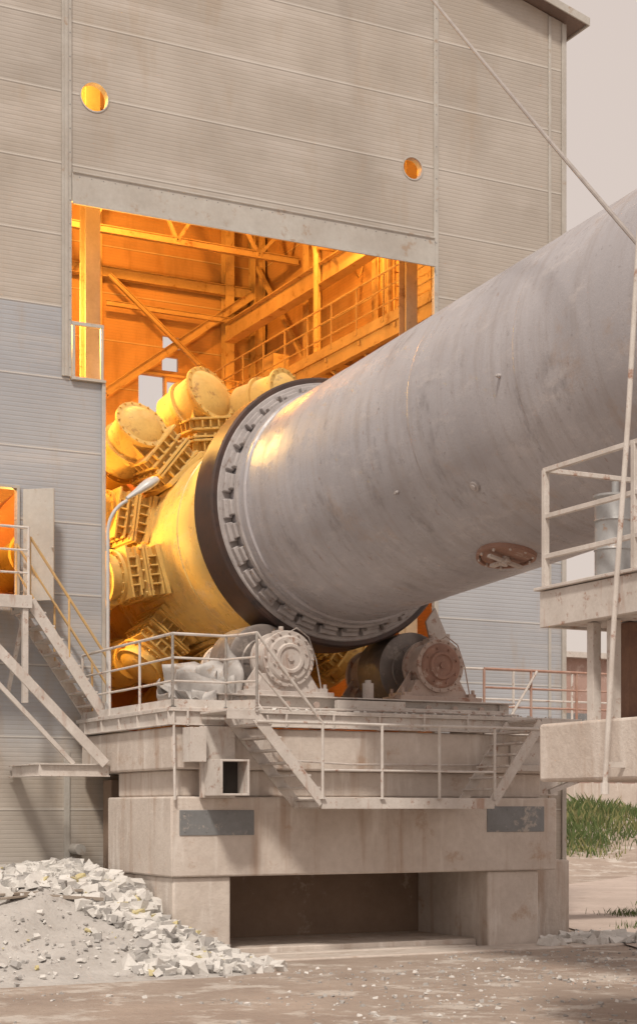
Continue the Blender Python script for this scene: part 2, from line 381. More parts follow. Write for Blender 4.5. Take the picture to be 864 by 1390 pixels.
lm,lt,lp=nt('sodium_lamp_glass'); lp.inputs['Emission Color'].default_value=(1,.5,.12,1); lp.inputs['Emission Strength'].default_value=6
for (p,e,r,c) in lamps:
    L=bpy.data.lights.new('sodium_light','POINT'); L.energy=e; L.shadow_soft_size=r; L.color=c
    o=bpy.data.objects.new('sodium_light',L); o.location=p; o.parent=bld; COL.objects.link(o)
g=G(); g2=G()
for (p,e,r,c) in lamps:
    x,y,z=p; g.lathe([(.30,.03),(.30,.2),(.33,.2),(.5,.12),(.62,.1),(.62,.0)],(x,y,z),20,'Z'); g.cyl((x,y,z+.6),(x,y,z+.9),.015,6)
    g2.lathe([(.22,.0),(.22,.1),(.28,.12),(.28,.0)],(x,y,z+.06),16,'Z')
mk(g,'lamp_shades','frame_in',bld); mk(g2,'lamp_bulbs',lm,bld)

# ================================================================= KILN
TILT=.055
kiln=empty('rotary_kiln',(12.48,24,7.0),(-TILT,0,0))
rs=1.85
g=G()
g.lathe([(-36,rs),(-2.6,rs),(-2.59,rs+.005),(-.9,rs+.005),(-.88,rs+.04),(-.3,rs+.04)],n=160)
for y in (-5.8,-8.2,-10.6,-13,-15.4,-17.8,-20.2):
    g.lathe([(y-.02,rs),(y-.01,rs+.003),(y+.01,rs+.003),(y+.02,rs)],n=160)
mk(g,'shell','shell',kiln)
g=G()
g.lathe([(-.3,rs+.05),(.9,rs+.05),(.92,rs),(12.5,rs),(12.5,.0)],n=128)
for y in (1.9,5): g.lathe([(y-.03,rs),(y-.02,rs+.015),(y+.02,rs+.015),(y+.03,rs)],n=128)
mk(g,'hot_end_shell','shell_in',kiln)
g=G(); g.lathe([(-.36,1.98),(-.36,2.17),(-.33,2.2),(.33,2.2),(.36,2.17),(.36,1.98),(-.36,1.98)],n=160); mk(g,'tyre','tyre',kiln)
g=G()
g.lathe([(-.39,1.90),(-.39,2.09),(-.364,2.105),(-.364,1.90)],n=160)
g.lathe([(-.70,rs+.038),(-.70,rs+.085),(-.62,rs+.085),(-.62,rs+.038)],n=160)
g.lathe([(.39,1.90),(.39,2.09),(.364,2.10),(.364,1.90)],n=160)
mk(g,'retaining_rings','collar',kiln)
g=G(); n=32
for i in range(n):
    a=2*pi*(i+.3+random.uniform(-.04,.04))/n; er=Vector((math.cos(a),0,math.sin(a))); et=Vector((-math.sin(a),0,math.cos(a))); ey=Vector((0,1,0))
    g.obox(er*1.975+ey*(-.435),er*.062,et*.15,ey*.048)
    g.obox(er*1.935+ey*(-.535),er*.042,et*.115,ey*.055)
    g.obox(er*1.955+ey*(.46),er*.045,et*.12,ey*.072)
mk(g,'retaining_lugs','collar',kiln,.012)
def onshell(a,y,r=rs):
    a=R(a); return Vector((r*math.cos(a),y,r*math.sin(a))),Vector((math.cos(a),0,math.sin(a))),Vector((-math.sin(a),0,math.cos(a))),Vector((0,1,0))
def oval(g,c,er,et,ey,ra,rb,h0,h1,ri=0,n=36):
    vs=[];fs=[]
    for (f,h) in ((1,h0),(1,h1),(ri,h1),(ri,h0)):
        for i in range(n):
            a=2*pi*i/n; vs.append(c+er*h+ey*ra*f*math.cos(a)+et*rb*f*math.sin(a)-er*((rb*f*math.sin(a))**2/(2*rs)))
    for j in range(3):
        for i in range(n): fs.append((j*n+i,j*n+(i+1)%n,(j+1)*n+(i+1)%n,(j+1)*n+i))
    if ri==0: fs=fs[:2*n]
    g.add(vs,fs)
g=G(); c,er,et,ey=onshell(256,-5.85)
oval(g,c,er,et,ey,.50,.34,-.02,.06,.90); oval(g,c,er,et,ey,.43,.29,-.02,.03,0)
mk(g,'manhole_rim','rust_cover',kiln)
g=G()
g.obox(c+er*.09,er*.02,et*.26,ey*.035); g.obox(c+er*.09+ey*.12,er*.02,et*.035,ey*.2)
for i in range(10):
    a=2*pi*i/10; q=c+ey*.46*math.cos(a)+et*.30*math.sin(a)+er*.02; g.cyl(q,q+er*.05,.018,8)
g.cyl(c+er*.02,c+er*.15,.045,12)
mk(g,'manhole_clamp','bearing',kiln,.004)
g=G()
for a,y,r in ((219,-6.7,.07),(209,-5.1,.025),(186,-7.9,.025)):
    c,er,et,ey=onshell(a,y); g.cyl(c-er*.02,c+er*.04,r,20); g.cyl(c+er*.04,c+er*.06,r*.6,6)
mk(g,'ports','collar',kiln,.005)
# satellite cooler inlets
g=G(); gt=G()
nc=12
for i in range(nc):
    a=2*pi*(i+.5)/nc; er=Vector((math.cos(a),0,math.sin(a))); et=Vector((-math.sin(a),0,math.cos(a))); ey=Vector((0,1,0))
    yc=3.25+(.5 if i%2 else 0)
    ax=(er*.92-ey*.10+et*.10*(1 if i%3 else -1)).normalized()
    fy=(ey-ax*ey.dot(ax)).normalized(); ft=ax.cross(fy)
    base=er*1.78+ey*yc
    g.obox(er*1.87+ey*yc,er*.04,et*.44,ey*.60)
    g.obox(base+ax*.30,ax*.34,ft*.30,fy*.40); g.obox(base+ax*.66,ax*.10,ft*.34,fy*.44)
    for h,w in ((.18,.43),(.40,.45),(.46,.45),(.60,.42),(.78,.45)):
        g.obox(base+ax*h,ax*.020,ft*w,fy*(w+.10))
    for s1 in (-1,1):
        for s2 in (-1,-.5,0,.5,1):
            g.obox(base+ax*.29+fy*(s2*.38)+ft*s1*.36,ax*.10,ft*.06,fy*.014)
            g.cyl(base+ax*.34+fy*(s2*.48)+ft*s1*.40,base+ax*.52+fy*(s2*.48)+ft*s1*.40,.026,6)
            g.cyl(base+ax*.34+ft*(s2*.38)+fy*s1*.49,base+ax*.52+ft*(s2*.38)+fy*s1*.49,.026,6)
            g.obox(base+ax*.69+fy*(s2*.38)+ft*s1*.39,ax*.07,ft*.04,fy*.014)
        for s2 in (-.8,-.27,.27,.8):
            g.obox(base+ax*.29+ft*(s2*.30)+fy*s1*.46,ax*.10,ft*.014,fy*.06)
            g.obox(base+ax*.69+ft*(s2*.30)+fy*s1*.49,ax*.07,ft*.014,fy*.05)
    if 1<=i<=4:
        # upper inlets carry a horizontal knock-out drum with dished, bolted end cover
        rd=.48 if i!=4 else .42
        dd=(ey*(-.86)+et*(-.42)+er*.22).normalized()
        c0=base+ax*(.78+rd*.75)-dd*.55
        a_,b_=gt.rev(c0,dd,[(-.2,0),(-.2,rd*.8),(-.1,rd),(.30,rd),(.30,rd+.06),(.36,rd+.06),(.36,rd),(.80,rd),(.80,rd+.07),(.86,rd+.07),(.86,rd-.02),(.93,rd-.10),(.98,rd-.24),(1.0,0)],40)
        for k in range(18):
            b=2*pi*k/18; q=c0+(a_*math.cos(b)+b_*math.sin(b))*(rd+.04)+dd*.77
            gt.cyl(q,q+dd*.12,.018,6)
        gt.cyl(base+ax*.75,base+ax*(.80+rd*.5),.36,28)
        for s2 in (-.3,.3): g.obox(base+ax*.92+ft*s2,ax*.16,ft*.014,fy*.34)
    else:
        R0=.40
        a_,b_=gt.rev(base,ax,[(.78,R0),(.80,R0),(.80,R0+.08),(.86,R0+.08),(.86,R0),(1.02,R0),(1.02,R0+.05),(1.06,R0+.05),(1.06,R0-.02),(1.12,R0-.09),(1.16,R0-.20),(1.18,0)],36)
        for k in range(16):
            b=2*pi*k/16; q=base+(a_*math.cos(b)+b_*math.sin(b))*(R0+.045)+ax*.79
            gt.cyl(q,q+ax*.10,.018,6)
    o=er*2.66
    y0=yc+.55
    tmp=G(); tmp.lathe([(y0-.35,0),(y0-.35,.36),(y0,.42),(y0+.5,.42),(y0+.5,.50),(y0+.57,.50),(y0+.57,.42),(y0+6.0,.42),(y0+6.0,0)],(o.x,0,o.z),32)
    for yy in (y0+1.7,y0+3.4): tmp.lathe([(yy,.42),(yy,.47),(yy+.06,.47),(yy+.06,.42)],(o.x,0,o.z),32)
    gt.add(tmp.v,tmp.f)
    for k in range(14):
        b=2*pi*k/14; q=o+Vector((math.cos(b),0,math.sin(b)))*.46+ey*(y0+.44)
        gt.cyl(q,q+ey*.06,.02,6)
    g.obox(er*2.3+ey*(yc+1.9),er*.45,et*.05,ey*.03)
    g.obox(base+ax*.95+ft*.44,ax*.12,ft*.05,fy*.06)
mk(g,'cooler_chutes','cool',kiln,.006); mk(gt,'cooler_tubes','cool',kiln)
g=G()
g.lathe([(6.3,rs),(6.3,3.2),(6.6,3.2),(6.6,rs)],n=64); g.lathe([(9.6,2.2),(9.6,3.3),(12,3.3),(12.2,2.8),(12.2,0)],n=64)
mk(g,'cooler_hood',pm('hood_red_paint',(.50,.16,.07),(.55,.25,.1),2,.7),kiln)

# ================================================================= ROLLERS
def roller(xc,mat,cov):
    e=empty('trunnion_roller',(xc,24,4.52))
    z0=3.95-4.52
    g=G(); g.lathe([(-.42,.2),(-.42,.38),(-.40,.40),(-.40,.58),(-.38,.62),(.38,.62),(.40,.58),(.40,.40),(.42,.38),(.42,.2)],n=72)
    g.cyl((0,-1.25,0),(0,1.2,0),.19,32)
    for k in range(6):
        a=k*pi/3; g.obox((.29*math.cos(a),-.41,.29*math.sin(a)),(.09*math.cos(a),0,.09*math.sin(a)),(-.02*math.sin(a),0,.02*math.cos(a)),(0,.02,0))
    mk(g,'roller_body','roller',e)
    g=G(); gc=G()
    for s,y in ((-1,-1.0),(1,.95)):
        g.lathe([(y-.28,.30),(y-.28,.43),(y-.20,.43),(y-.20,.38),(y+.12,.38),(y+.12,.44),(y+.20,.44),(y+.20,.2)],n=48)
        gc.lathe([(y-.33,.0),(y-.33,.16),(y-.355,.18),(y-.355,.22),(y-.315,.24),(y-.315,.33),(y-.29,.36),(y-.26,.36)],n=48)
        for k in range(16):
            a=2*pi*k/16; g.cyl((.40*math.cos(a),y-.315,.40*math.sin(a)),(.40*math.cos(a),y-.27,.40*math.sin(a)),.02,6)
        for k in range(8):
            a=2*pi*k/8+.3; gc.cyl((.285*math.cos(a),y-.345,.285*math.sin(a)),(.285*math.cos(a),y-.30,.285*math.sin(a)),.02,6)
        gc.cyl((0,y-.36,0),(0,y-.32,0),.05,6)
        g.prism([(-.58,z0),(.58,z0),(.52,z0+.14),(.40,z0+.34),(-.40,z0+.34),(-.52,z0+.14)],y-.22,y+.18)
        g.box(-.76,.76,y-.32,y+.28,z0-.0,z0+.07)
        for sx in (-1,1):
            g.prism([(sx*.42,z0+.07),(sx*.70,z0+.07),(sx*.40,z0+.5)] if sx>0 else [(-.70,z0+.07),(-.42,z0+.07),(-.40,z0+.5)],y-.02,y+.02)
            g.box(sx*.60-.07,sx*.60+.07,y-.28,y+.22,z0+.07,z0+.13)
            for q in (-.2,.14): g.cyl((sx*.66,y+q,z0+.06),(sx*.66,y+q,z0+.2),.03,6)
        g.box(-.12,.12,y-.12,y+.08,.34,.45); g.cyl((0,y,.43),(0,y,.52),.04,10)
        g.tube([(.1,y-.05,.42),(.22,y-.1,.50),(.40,y-.15,.36),(.52,y-.18,.0),(.60,y-.2,z0+.1)],.012,6)
    mk(g,'bearing_housings',mat,e,.006); mk(gc,'bearing_covers',cov,e)
    return e
roller(11.17,'bearing','bearing'); rr=roller(13.88,'bearing_rust','rust_cover')
g=G(); g.prism([(.25,.30),(.62,.0),(.66,-.5),(.72,-.5),(.70,.1),(.50,.62),(.30,1.02),(.12,.78)],-.62,-.58); g.obox((.55,-.45,.1),(.04,0,0),(0,.16,0),(0,0,.5)); mk(g,'scraper_guard','bearing',rr,.004)

# ================================================================= PIER
pier=empty('kiln_support_pier')
g=G()
g.box(9.07,15.86,22.32,25.0,1.22,2.40)
g.box(9.25,15.70,22.55,25.0,2.402,2.80)
g.box(9.10,15.86,22.36,26.35,2.80,3.42)
g.box(9.12,10.04,22.38,24.6,-.3,1.218); g.box(14.56,15.54,22.38,24.6,-.3,1.218)
g.box(15.95,16.75,23.2,24.8,-.3,1.35)
mk(g,'concrete_beam_and_legs','concrete',pier,.03)
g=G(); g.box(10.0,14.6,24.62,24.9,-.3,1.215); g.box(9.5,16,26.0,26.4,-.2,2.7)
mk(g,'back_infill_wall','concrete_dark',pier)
g=G(); g.box(10.05,14.55,22.7,24.6,-.3,.12); g.box(9.6,17.2,21.6,22.37,-.2,.03); g.box(10.3,14.4,22.45,22.69,-.3,.04)
mk(g,'floor_slab','concrete',pier,.02)
g=G(); g.box(9.2,10.39,22.306,22.33,1.83,2.2); g.box(14.5,15.6,22.306,22.33,1.85,2.26)
for x0,x1,z0,z1 in ((9.2,10.39,1.83,2.2),(14.5,15.6,1.85,2.26)):
    for k in range(4):
        for z in (z0+.05,z1-.05): g.cyl((x0+.08+k*(x1-x0-.16)/3,22.30,z),(x0+.08+k*(x1-x0-.16)/3,22.31,z),.015,6)
mk(g,'steel_patches','plate',pier,.004)
g=G()
g.box(9.02,15.95,22.28,26.4,3.66,3.70)
g.ibeam((9.02,22.33,3.55),(15.95,22.33,3.55),.12,.22); g.ibeam((9.08,22.3,3.55),(9.08,26.4,3.55),.12,.22)
for k in range(9): g.box(9.3+k*.8,9.33+k*.8,22.27,22.36,3.43,3.65)
for k in range(5): g.box(9.03,9.10,22.8+k*.8,22.83+k*.8,3.43,3.65)
for y in (22.75,23.15,24.8,25.2): g.ibeam((10.0,y,3.825),(15.2,y,3.825),.18,.24)
g.box(9.95,15.25,22.62,23.4,3.93,3.95); g.box(9.95,15.25,24.6,25.3,3.93,3.95)
g.box(11.9,13.1,22.5,22.62,3.72,3.90); g.box(12.2,14.9,22.45,22.6,3.71,3.80)
for x in (10.2,12.5,15.0): g.ibeam((x,22.7,3.825),(x,25.3,3.825),.18,.24)
mk(g,'steel_deck','paint',pier,.005)
g=G()
for k in range(9): g.cyl((10.6+k*.5,22.645,3.82),(10.6+k*.5,22.62,3.82),.05,14)
for k in range(7): g.cyl((13.2+k*.28,22.446,3.755),(13.2+k*.28,22.42,3.755),.025,8)
mk(g,'bolt_caps','bearing_rust',pier)
g=G()
g.ibeam((7.95,25.0,2.83),(9.09,25.0,2.83),.14,.2); g.ibeam((7.95,25.0,2.83),(7.95,26.45,2.83),.14,.2)
g.box(15.86,16.6,22.5,22.9,2.72,2.80); g.box(15.87,16.5,23.2,24.2,2.45,2.72); g.beam((15.9,22.6,2.5),(16.55,22.6,2.72),.08,.08)
g.box(14.95,15.8,22.31,22.35,2.9,3.3); g.beam((15.0,22.28,2.88),(15.85,22.28,2.88),.1,.1)
mk(g,'side_brackets','paint',pier,.005)
g=G()
x0,x1,y0,y1,z0,z1=9.54,9.99,21.6,22.35,2.41,2.93
for b in ((x0,x0+.03,y0,y1,z0,z1),(x1-.03,x1,y0,y1,z0,z1),(x0+.03,x1-.03,y0,y1,z0,z0+.03),(x0+.03,x1-.03,y0,y1,z1-.03,z1)): g.box(*b)
g.box(x0-.04,x1+.04,22.2,22.30,z0-.03,z1+.5)
g.box(x0-.3,x0-.05,22.0,22.3,2.9,3.4)
mk(g,'square_duct','paint',pier,.004)
g=G(); g.box(x0+.031,x1-.031,y1-.4,y1-.2,z0+.031,z1-.031); mk(g,'duct_shade_block','dark',pier)  # near-black block paints the shade inside the duct mouth
g=G()
g.tube([(10.4,22.45,3.74),(11.6,22.46,3.74),(13.3,22.42,3.745),(15.2,22.46,3.74)],.018,8)
g.tube([(10.6,22.6,4.0),(10.55,22.5,3.8),(10.6,22.28,3.6),(10.65,22.24,3.2),(10.9,22.26,2.95),(12.0,22.28,2.9),(14.6,22.28,2.92)],.016,8)
g.cyl((12.62,22.85,3.95),(12.62,22.85,4.2),.09,16); g.cyl((12.62,22.85,4.2),(12.62,22.85,4.25),.05,12)
mk(g,'grease_pipes','bearing',pier)

wk=empty('pier_walkway')
g=G()
zl=2.36
g.box(11.0,13.96,21.3,22.2,zl-.03,zl); g.beam((11.0,21.3,zl-.06),(13.96,21.3,zl-.06),.05,.16); g.beam((11.0,22.2,zl-.06),(13.96,22.2,zl-.06),.05,.16)
for x in (11.05,12.0,13.0,13.9): g.beam((x,21.3,zl-.08),(x,22.33,zl-.08),.06,.08)
def stair(g,xa,za,xb,zb,y0,y1,n,w=.16):
    for y in (y0,y1): g.beam((xa,y,za-.05),(xb,y,zb-.05),.03,w)
    for i in range(1,n):
        u=i/n; x=xa+(xb-xa)*u; z=za+(zb-za)*u
        g.box(x-.13,x+.13,y0+.016,y1-.016,z-.03,z)
stair(g,9.92,3.62,11.02,zl,21.3,22.2,7); stair(g,14.85,3.62,13.94,zl,21.3,22.2,7)
g.box(9.5,9.93,21.28,22.26,3.60,3.63); g.box(14.84,15.6,21.28,22.26,3.60,3.63)
g.beam((9.5,21.3,3.55),(9.93,21.3,3.55),.04,.12); g.beam((14.84,21.3,3.55),(15.6,21.3,3.55),.04,.12)
mk(g,'walkway_deck_and_stairs','paint',wk,.003)
g=G()
railing(g,[(11.0,21.27,zl),(13.96,21.27,zl)],1.1,(.42,),.022,1.0)
g.cyl((9.95,21.27,zl+1.1),(11,21.27,zl+1.1),.022,8); g.cyl((13.96,21.27,zl+1.1),(14.85,21.27,zl+1.1),.022,8)
g.cyl((9.95,21.27,4.72),(11.0,21.27,zl+1.1),.024,8); g.cyl((9.95,21.27,3.6),(9.95,21.27,4.72),.022,8)
g.cyl((14.85,21.27,3.0),(14.85,21.27,zl+1.1),.022,8)
g.cyl((9.95,21.27,4.2),(10.5,21.27,3.62),.018,8)
mk(g,'walkway_rails','rail',wk)
dr=empty('deck_railing')
g=G()
railing(g,[(9.1,26.3,3.7),(9.1,22.34,3.7),(9.95,22.34,3.7),(9.95,21.27,3.65)],1.07,(.38,.72),.022,1.25,kick=.12)
g.cyl((9.1,22.30,3.7),(9.1,22.25,2.35),.02,8)
mk(g,'rails','rail',dr)

rw=empty('rear_walkway')
g=G(); g.box(15.97,24,24.7,25.8,3.60,3.66); g.beam((15.97,24.7,3.56),(24,24.7,3.56),.06,.2); g.beam((15.97,25.8,3.56),(24,25.8,3.56),.06,.2)
for x in (16.3,23.8): g.beam((x,25.5,0),(x,25.5,3.58),.16,.16)
mk(g,'deck','paint',rw,.004)
g=G(); railing(g,[(16.0,24.72,3.66),(24,24.72,3.66)],1.05,(.38,.72),.024,1.0); mk(g,'front_rails','rail_red',rw)
g=G(); railing(g,[(16.0,25.78,3.66),(24,25.78,3.66)],1.15,(.6,),.024,1.3); g.cyl((16.4,24.68,3.66),(17.1,24.68,4.7),.024,8); mk(g,'back_rails','rail',rw)

# ================================================================= LEFT STAIRS
st=empty('entry_staircase')
g=G()
zl2=5.6
g.box(5.2,7.95,25.4,26.43,zl2-.04,zl2); g.beam((5.2,25.4,zl2-.1),(7.95,25.4,zl2-.1),.05,.2); g.beam((7.93,25.4,zl2-.1),(7.93,26.43,zl2-.1),.05,.2)
g.beam((7.85,25.45,3.9),(7.85,25.45,zl2-.2),.09,.09)
g.beam((7.85,26.4,4.1),(7.85,25.45,zl2-.2),.06,.06)
stair(g,7.95,5.58,9.25,3.72,25.5,26.25,9,.18)
g.beam((6.6,24.9,5.33),(9.0,24.9,2.93),.04,.16)
g.beam((6.9,25.0,4.55),(8.5,25.0,2.93),.05,.07)
mk(g,'landing_and_stair','paint',st,.004)
g=G()
railing(g,[(5.3,25.42,zl2),(7.9,25.42,zl2)],1.08,(.36,.72),.022,.9)
g.cyl((7.9,25.42,zl2),(7.9,25.42,zl2+1.1),.025,8)
mk(g,'landing_rails','rail',st)
g=G()
for y in (25.5,26.25):
    g.cyl((7.95,y,5.6+.95),(9.25,y,3.72+.95),.024,8); g.cyl((7.95,y,5.6+.5),(9.25,y,3.72+.5),.018,8)
    for u in (0.0,.5,1): g.cyl((7.95+1.3*u,y,5.6-1.88*u),(7.95+1.3*u,y,6.55-1.88*u),.02,8)
mk(g,'stair_handrails','rail_lit',st)

# ================================================================= STREET LAMP
sl=empty('street_lamp',(9.22,25.4,3.7))
g=G()
pts=[(0,0,0),(0,0,1.5),(0,0,3.0)]
for k in range(1,9):
    a=k/8*R(62); pts.append((.62*(1-math.cos(a)),0,3.0+.62*math.sin(a)))
g.tube(pts,.03,12); g.cyl((0,0,0),(0,0,.25),.05,12); g.box(-.09,.09,-.09,.09,0,.02)
mk(g,'pole','lampgrey',sl)
g=G()
d=Vector((.83,0,.56)).normalized(); o=Vector((.60,0,3.76)); up=Vector((-.56,0,.83)).normalized(); sd=Vector((0,1,0))
prof=[(-.34,.0),(-.33,.045),(-.26,.065),(-.14,.085),(0,.13),(.12,.15),(.24,.135),(.31,.09),(.34,.0)]
vs=[];fs=[];nn=20
for (s,r) in prof:
    for k in range(nn):
        a=2*pi*k/nn; vs.append(o+d*s+up*(r*(.75 if math.sin(a)>0 else .45)*math.sin(a))+sd*r*math.cos(a))
for j in range(len(prof)-1):
    for k in range(nn): fs.append((j*nn+k,j*nn+(k+1)%nn,(j+1)*nn+(k+1)%nn,(j+1)*nn+k))
g.add(vs,fs); mk(g,'lamp_head',pm('lamp_head_plastic',(.62,.63,.63),(.54,.55,.55),5,.3,0,.05),sl)

# ================================================================= SCRAP SHEETS on deck
g=G()
random.seed(3)
def bent(c,w,l,ang,tilt,curl):
    rot=Matrix.Rotation(ang,3,'Z')@Matrix.Rotation(tilt,3,'X'); n=8; vs=[];fs=[]
    for i in range(n+1):
        for j in range(n+1):
            u=i/n-.5;v=j/n-.5
            p=Vector((u*w,v*l*(1-.9*abs(u)),curl*(u*u*2+.35*math.sin(5*v+3*u))))
            vs.append(Vector(c)+rot@p)
    for i in range(n):
        for j in range(n): fs.append((i*(n+1)+j,(i+1)*(n+1)+j,(i+1)*(n+1)+j+1,i*(n+1)+j+1))
    g.add(vs,fs)
for c,w,l,a,t,cu in (((9.75,23.0,4.0),.9,.7,.3,1.0,.3),((10.15,23.2,4.12),.6,.8,-.4,1.25,.25),((9.5,23.7,3.93),.8,.5,.9,.8,.3),((10.3,23.0,4.25),.3,1.0,.2,1.35,.2),((9.6,22.8,3.85),.7,.4,-.2,.5,.2),((9.95,23.6,4.15),.9,.7,-.7,1.1,.35),((10.0,22.75,3.85),.9,.3,.1,.7,.15)):
    bent(c,w,l,a,t,cu)
sc=mk(g,'scrap_sheet_metal','sheet')
sc.modifiers.new('s','SOLIDIFY').thickness=.012

# ================================================================= NEAR PIER
npier=empty('service_platform')
g=G()
g.box(9.07,15.9,6.5,13.06,2.47,3.02); g.box(9.6,15.2,7.0,10.3,-.3,2.468)
mk(g,'concrete_slab','concrete',npier,.03)
g=G()
g.box(9.12,10.5,7.0,12.9,3.95,4.02); g.beam((9.07,7.0,4.10),(9.07,13.0,4.10),.06,.34); g.beam((9.11,12.96,4.10),(10.5,12.96,4.10),.06,.34)
g.box(9.0,9.3,7,13.05,4.28,4.31)
for y in (12.5,12.2): g.beam((9.3,y,3.02),(9.3,y,3.94),.09,.10)
g.beam((9.3,9.5,3.02),(9.3,9.5,3.94),.12,.12)
mk(g,'steel_platform','paint',npier,.005)
g=G()
for y in (12.95,11.6,10.2,8.8): g.beam((9.07,y,4.32),(9.07,y,5.42),.055,.055)
for z in (5.42,4.98,4.6): g.beam((9.07,7,z),(9.07,12.97,z),.045,.045)
g.beam((9.07,12.95,5.42),(10.4,12.95,5.42),.045,.045); g.beam((10.4,12.95,4.3),(10.4,12.95,5.42),.05,.05)
mk(g,'platform_rails','paint',npier,.004)
g=G(); g.beam((9.6,12.35,3.02),(9.6,12.35,3.94),.14,.16); mk(g,'rust_post','rust',npier,.004)
dm=empty('metal_drum',(9.45,12.40,4.32))
g=G(); g.lathe([(0,0),(0,.17),(.02,.185),(.04,.175),(.28,.175),(.29,.185),(.31,.175),(.55,.175),(.56,.185),(.58,.175),(.76,.175),(.78,.19),(.80,.19),(.80,.16),(.79,0)],n=40,axis='Z')
g.cyl((.02,0,.79),(.02,0,.93),.035,12); mk(g,'drum_body','drum',dm)
g=G(); g.box(9.2,9.9,12.0,12.8,4.021,4.30); mk(g,'drum_stand','paint',npier,.006)
cp=empty('conduit_pole')
g=G(); g.tube([(8.86,11.75,2.40),(8.90,11.66,4.0),(8.95,11.54,5.6),(8.99,11.44,7.2),(9.03,11.34,8.8)],.024,10); g.cyl((8.86,11.75,2.34),(8.86,11.75,2.44),.04,10)
g.beam((8.86,11.75,2.6),(9.07,11.75,2.6),.03,.05)
mk(g,'pole','rail',cp)
g=G(); a=Vector((13.6,26.1,19.0)); b=Vector((8.87,10.06,5.75)); pts=[]
for k in range(31):
    u=k/30; p=a.lerp(b,u); p.z-=.10*4*u*(1-u); pts.append(p)
g.tube(pts,.022,8); mk(g,'overhead_cable',pm('cable_sheath',(.40,.37,.35),(.32,.29,.28),5,.7))

# ================================================================= GROUND
g=G()
def gh(x,y):
    d=math.hypot((x-44)/26,(y-66)/24)
    return max(0,2.4*math.cos(min(d,1)*pi/2)**2)
xs=[-600,-300,-120,-60]+[ -40+i*3 for i in range(54)]+[160,300,600]
ys=[-600,-200,-60]+[-30+i*3 for i in range(54)]+[170,300,900]
vs=[(x,y,gh(x,y)) for y in ys for x in xs]; nx=len(xs)
g.add(vs,[(j*nx+i,j*nx+i+1,(j+1)*nx+i+1,(j+1)*nx+i) for j in range(len(ys)-1) for i in range(nx-1)])
gr=mk(g,'ground','ground')
g=G(); 
pts=[(16,14),(20,24),(25,32),(30,38),(40,44),(60,48)]
vs=[];w=2.2
for i,p in enumerate(pts):
    q=Vector(pts[min(i+1,len(pts)-1)])-Vector(pts[max(i-1,0)]); q.normalize(); nrm=Vector((-q.y,q.x))
    for s in (-1,-.5,0,.5,1):
        P=Vector(p)+nrm*w*s; vs.append((P.x,P.y,gh(P.x,P.y)+.03))
g.add(vs,[(i*5+j,i*5+j+1,(i+1)*5+j+1,(i+1)*5+j) for i in range(len(pts)-1) for j in range(4)])
mk(g,'dirt_road','road')
random.seed(11)
g=G()
def blade(x,y,z,h,w):
    a=random.uniform(0,2*pi); lx=random.gauss(0,.3)*h; ly=random.gauss(0,.3)*h
    dx,dy=w*math.cos(a),w*math.sin(a)
    g.add([(x-dx,y-dy,z),(x+dx,y+dy,z),(x+lx*.4+dx*.7,y+ly*.4+dy*.7,z+h*.6),(x+lx,y+ly,z+h)],[(0,1,2),(0,2,3)])
for _ in range(40000):
    x=random.uniform(26,60); y=random.uniform(45,64); 
    z=gh(x,y)
    if z<.55+.25*math.sin(x*.8)+random.uniform(0,.35) or random.random()<.2: continue
    k=math.sin(x*1.1)*math.sin(y*.9+1)+random.gauss(0,.3)
    g.cur=0 if random.random()<.68+.25*math.sin(x*.6+y*.4) else 1
    blade(x,y,z-.03,random.uniform(.2,.55)*(1+.5*k if k>-1 else .5),.026)
for _ in range(900):
    cx,cy=random.choice(((19.5,24.2),(21.5,27.5),(24,29.5),(20.7,22.0)))
    x=random.gauss(cx,.35);y=random.gauss(cy,.3); g.cur=0; blade(x,y,0,random.uniform(.08,.2),.01)
mk(g,'grass',['grass',pm('dry_grass',(.19,.20,.07),(.30,.28,.13),1,.8)],smooth=False)
fb=empty('distant_red_warehouse')
g=G(); g.box(38,90,74,90,0,10.5); mk(g,'walls','redwall',fb)
g=G(); g.box(37.4,90.6,73.4,90.6,10.5,10.8)
for k in range(9): g.box(40+k*5.5,40.3+k*5.5,73.8,73.99,0,10.5)
mk(g,'roof_and_pilasters','paint',fb)
g=G(); 
for k in range(8): g.box(41.5+k*5.5,44+k*5.5,73.93,73.99,5.5,7.5)
mk(g,'windows','plate',fb)
g=G()
for k in range(14): g.box(34+k*3,36.9+k*3,70,70.15,1.2,3.6); g.box(36.9+k*3,37+k*3,69.9,70.2,1,3.8)
mk(g,'concrete_fence','concrete')

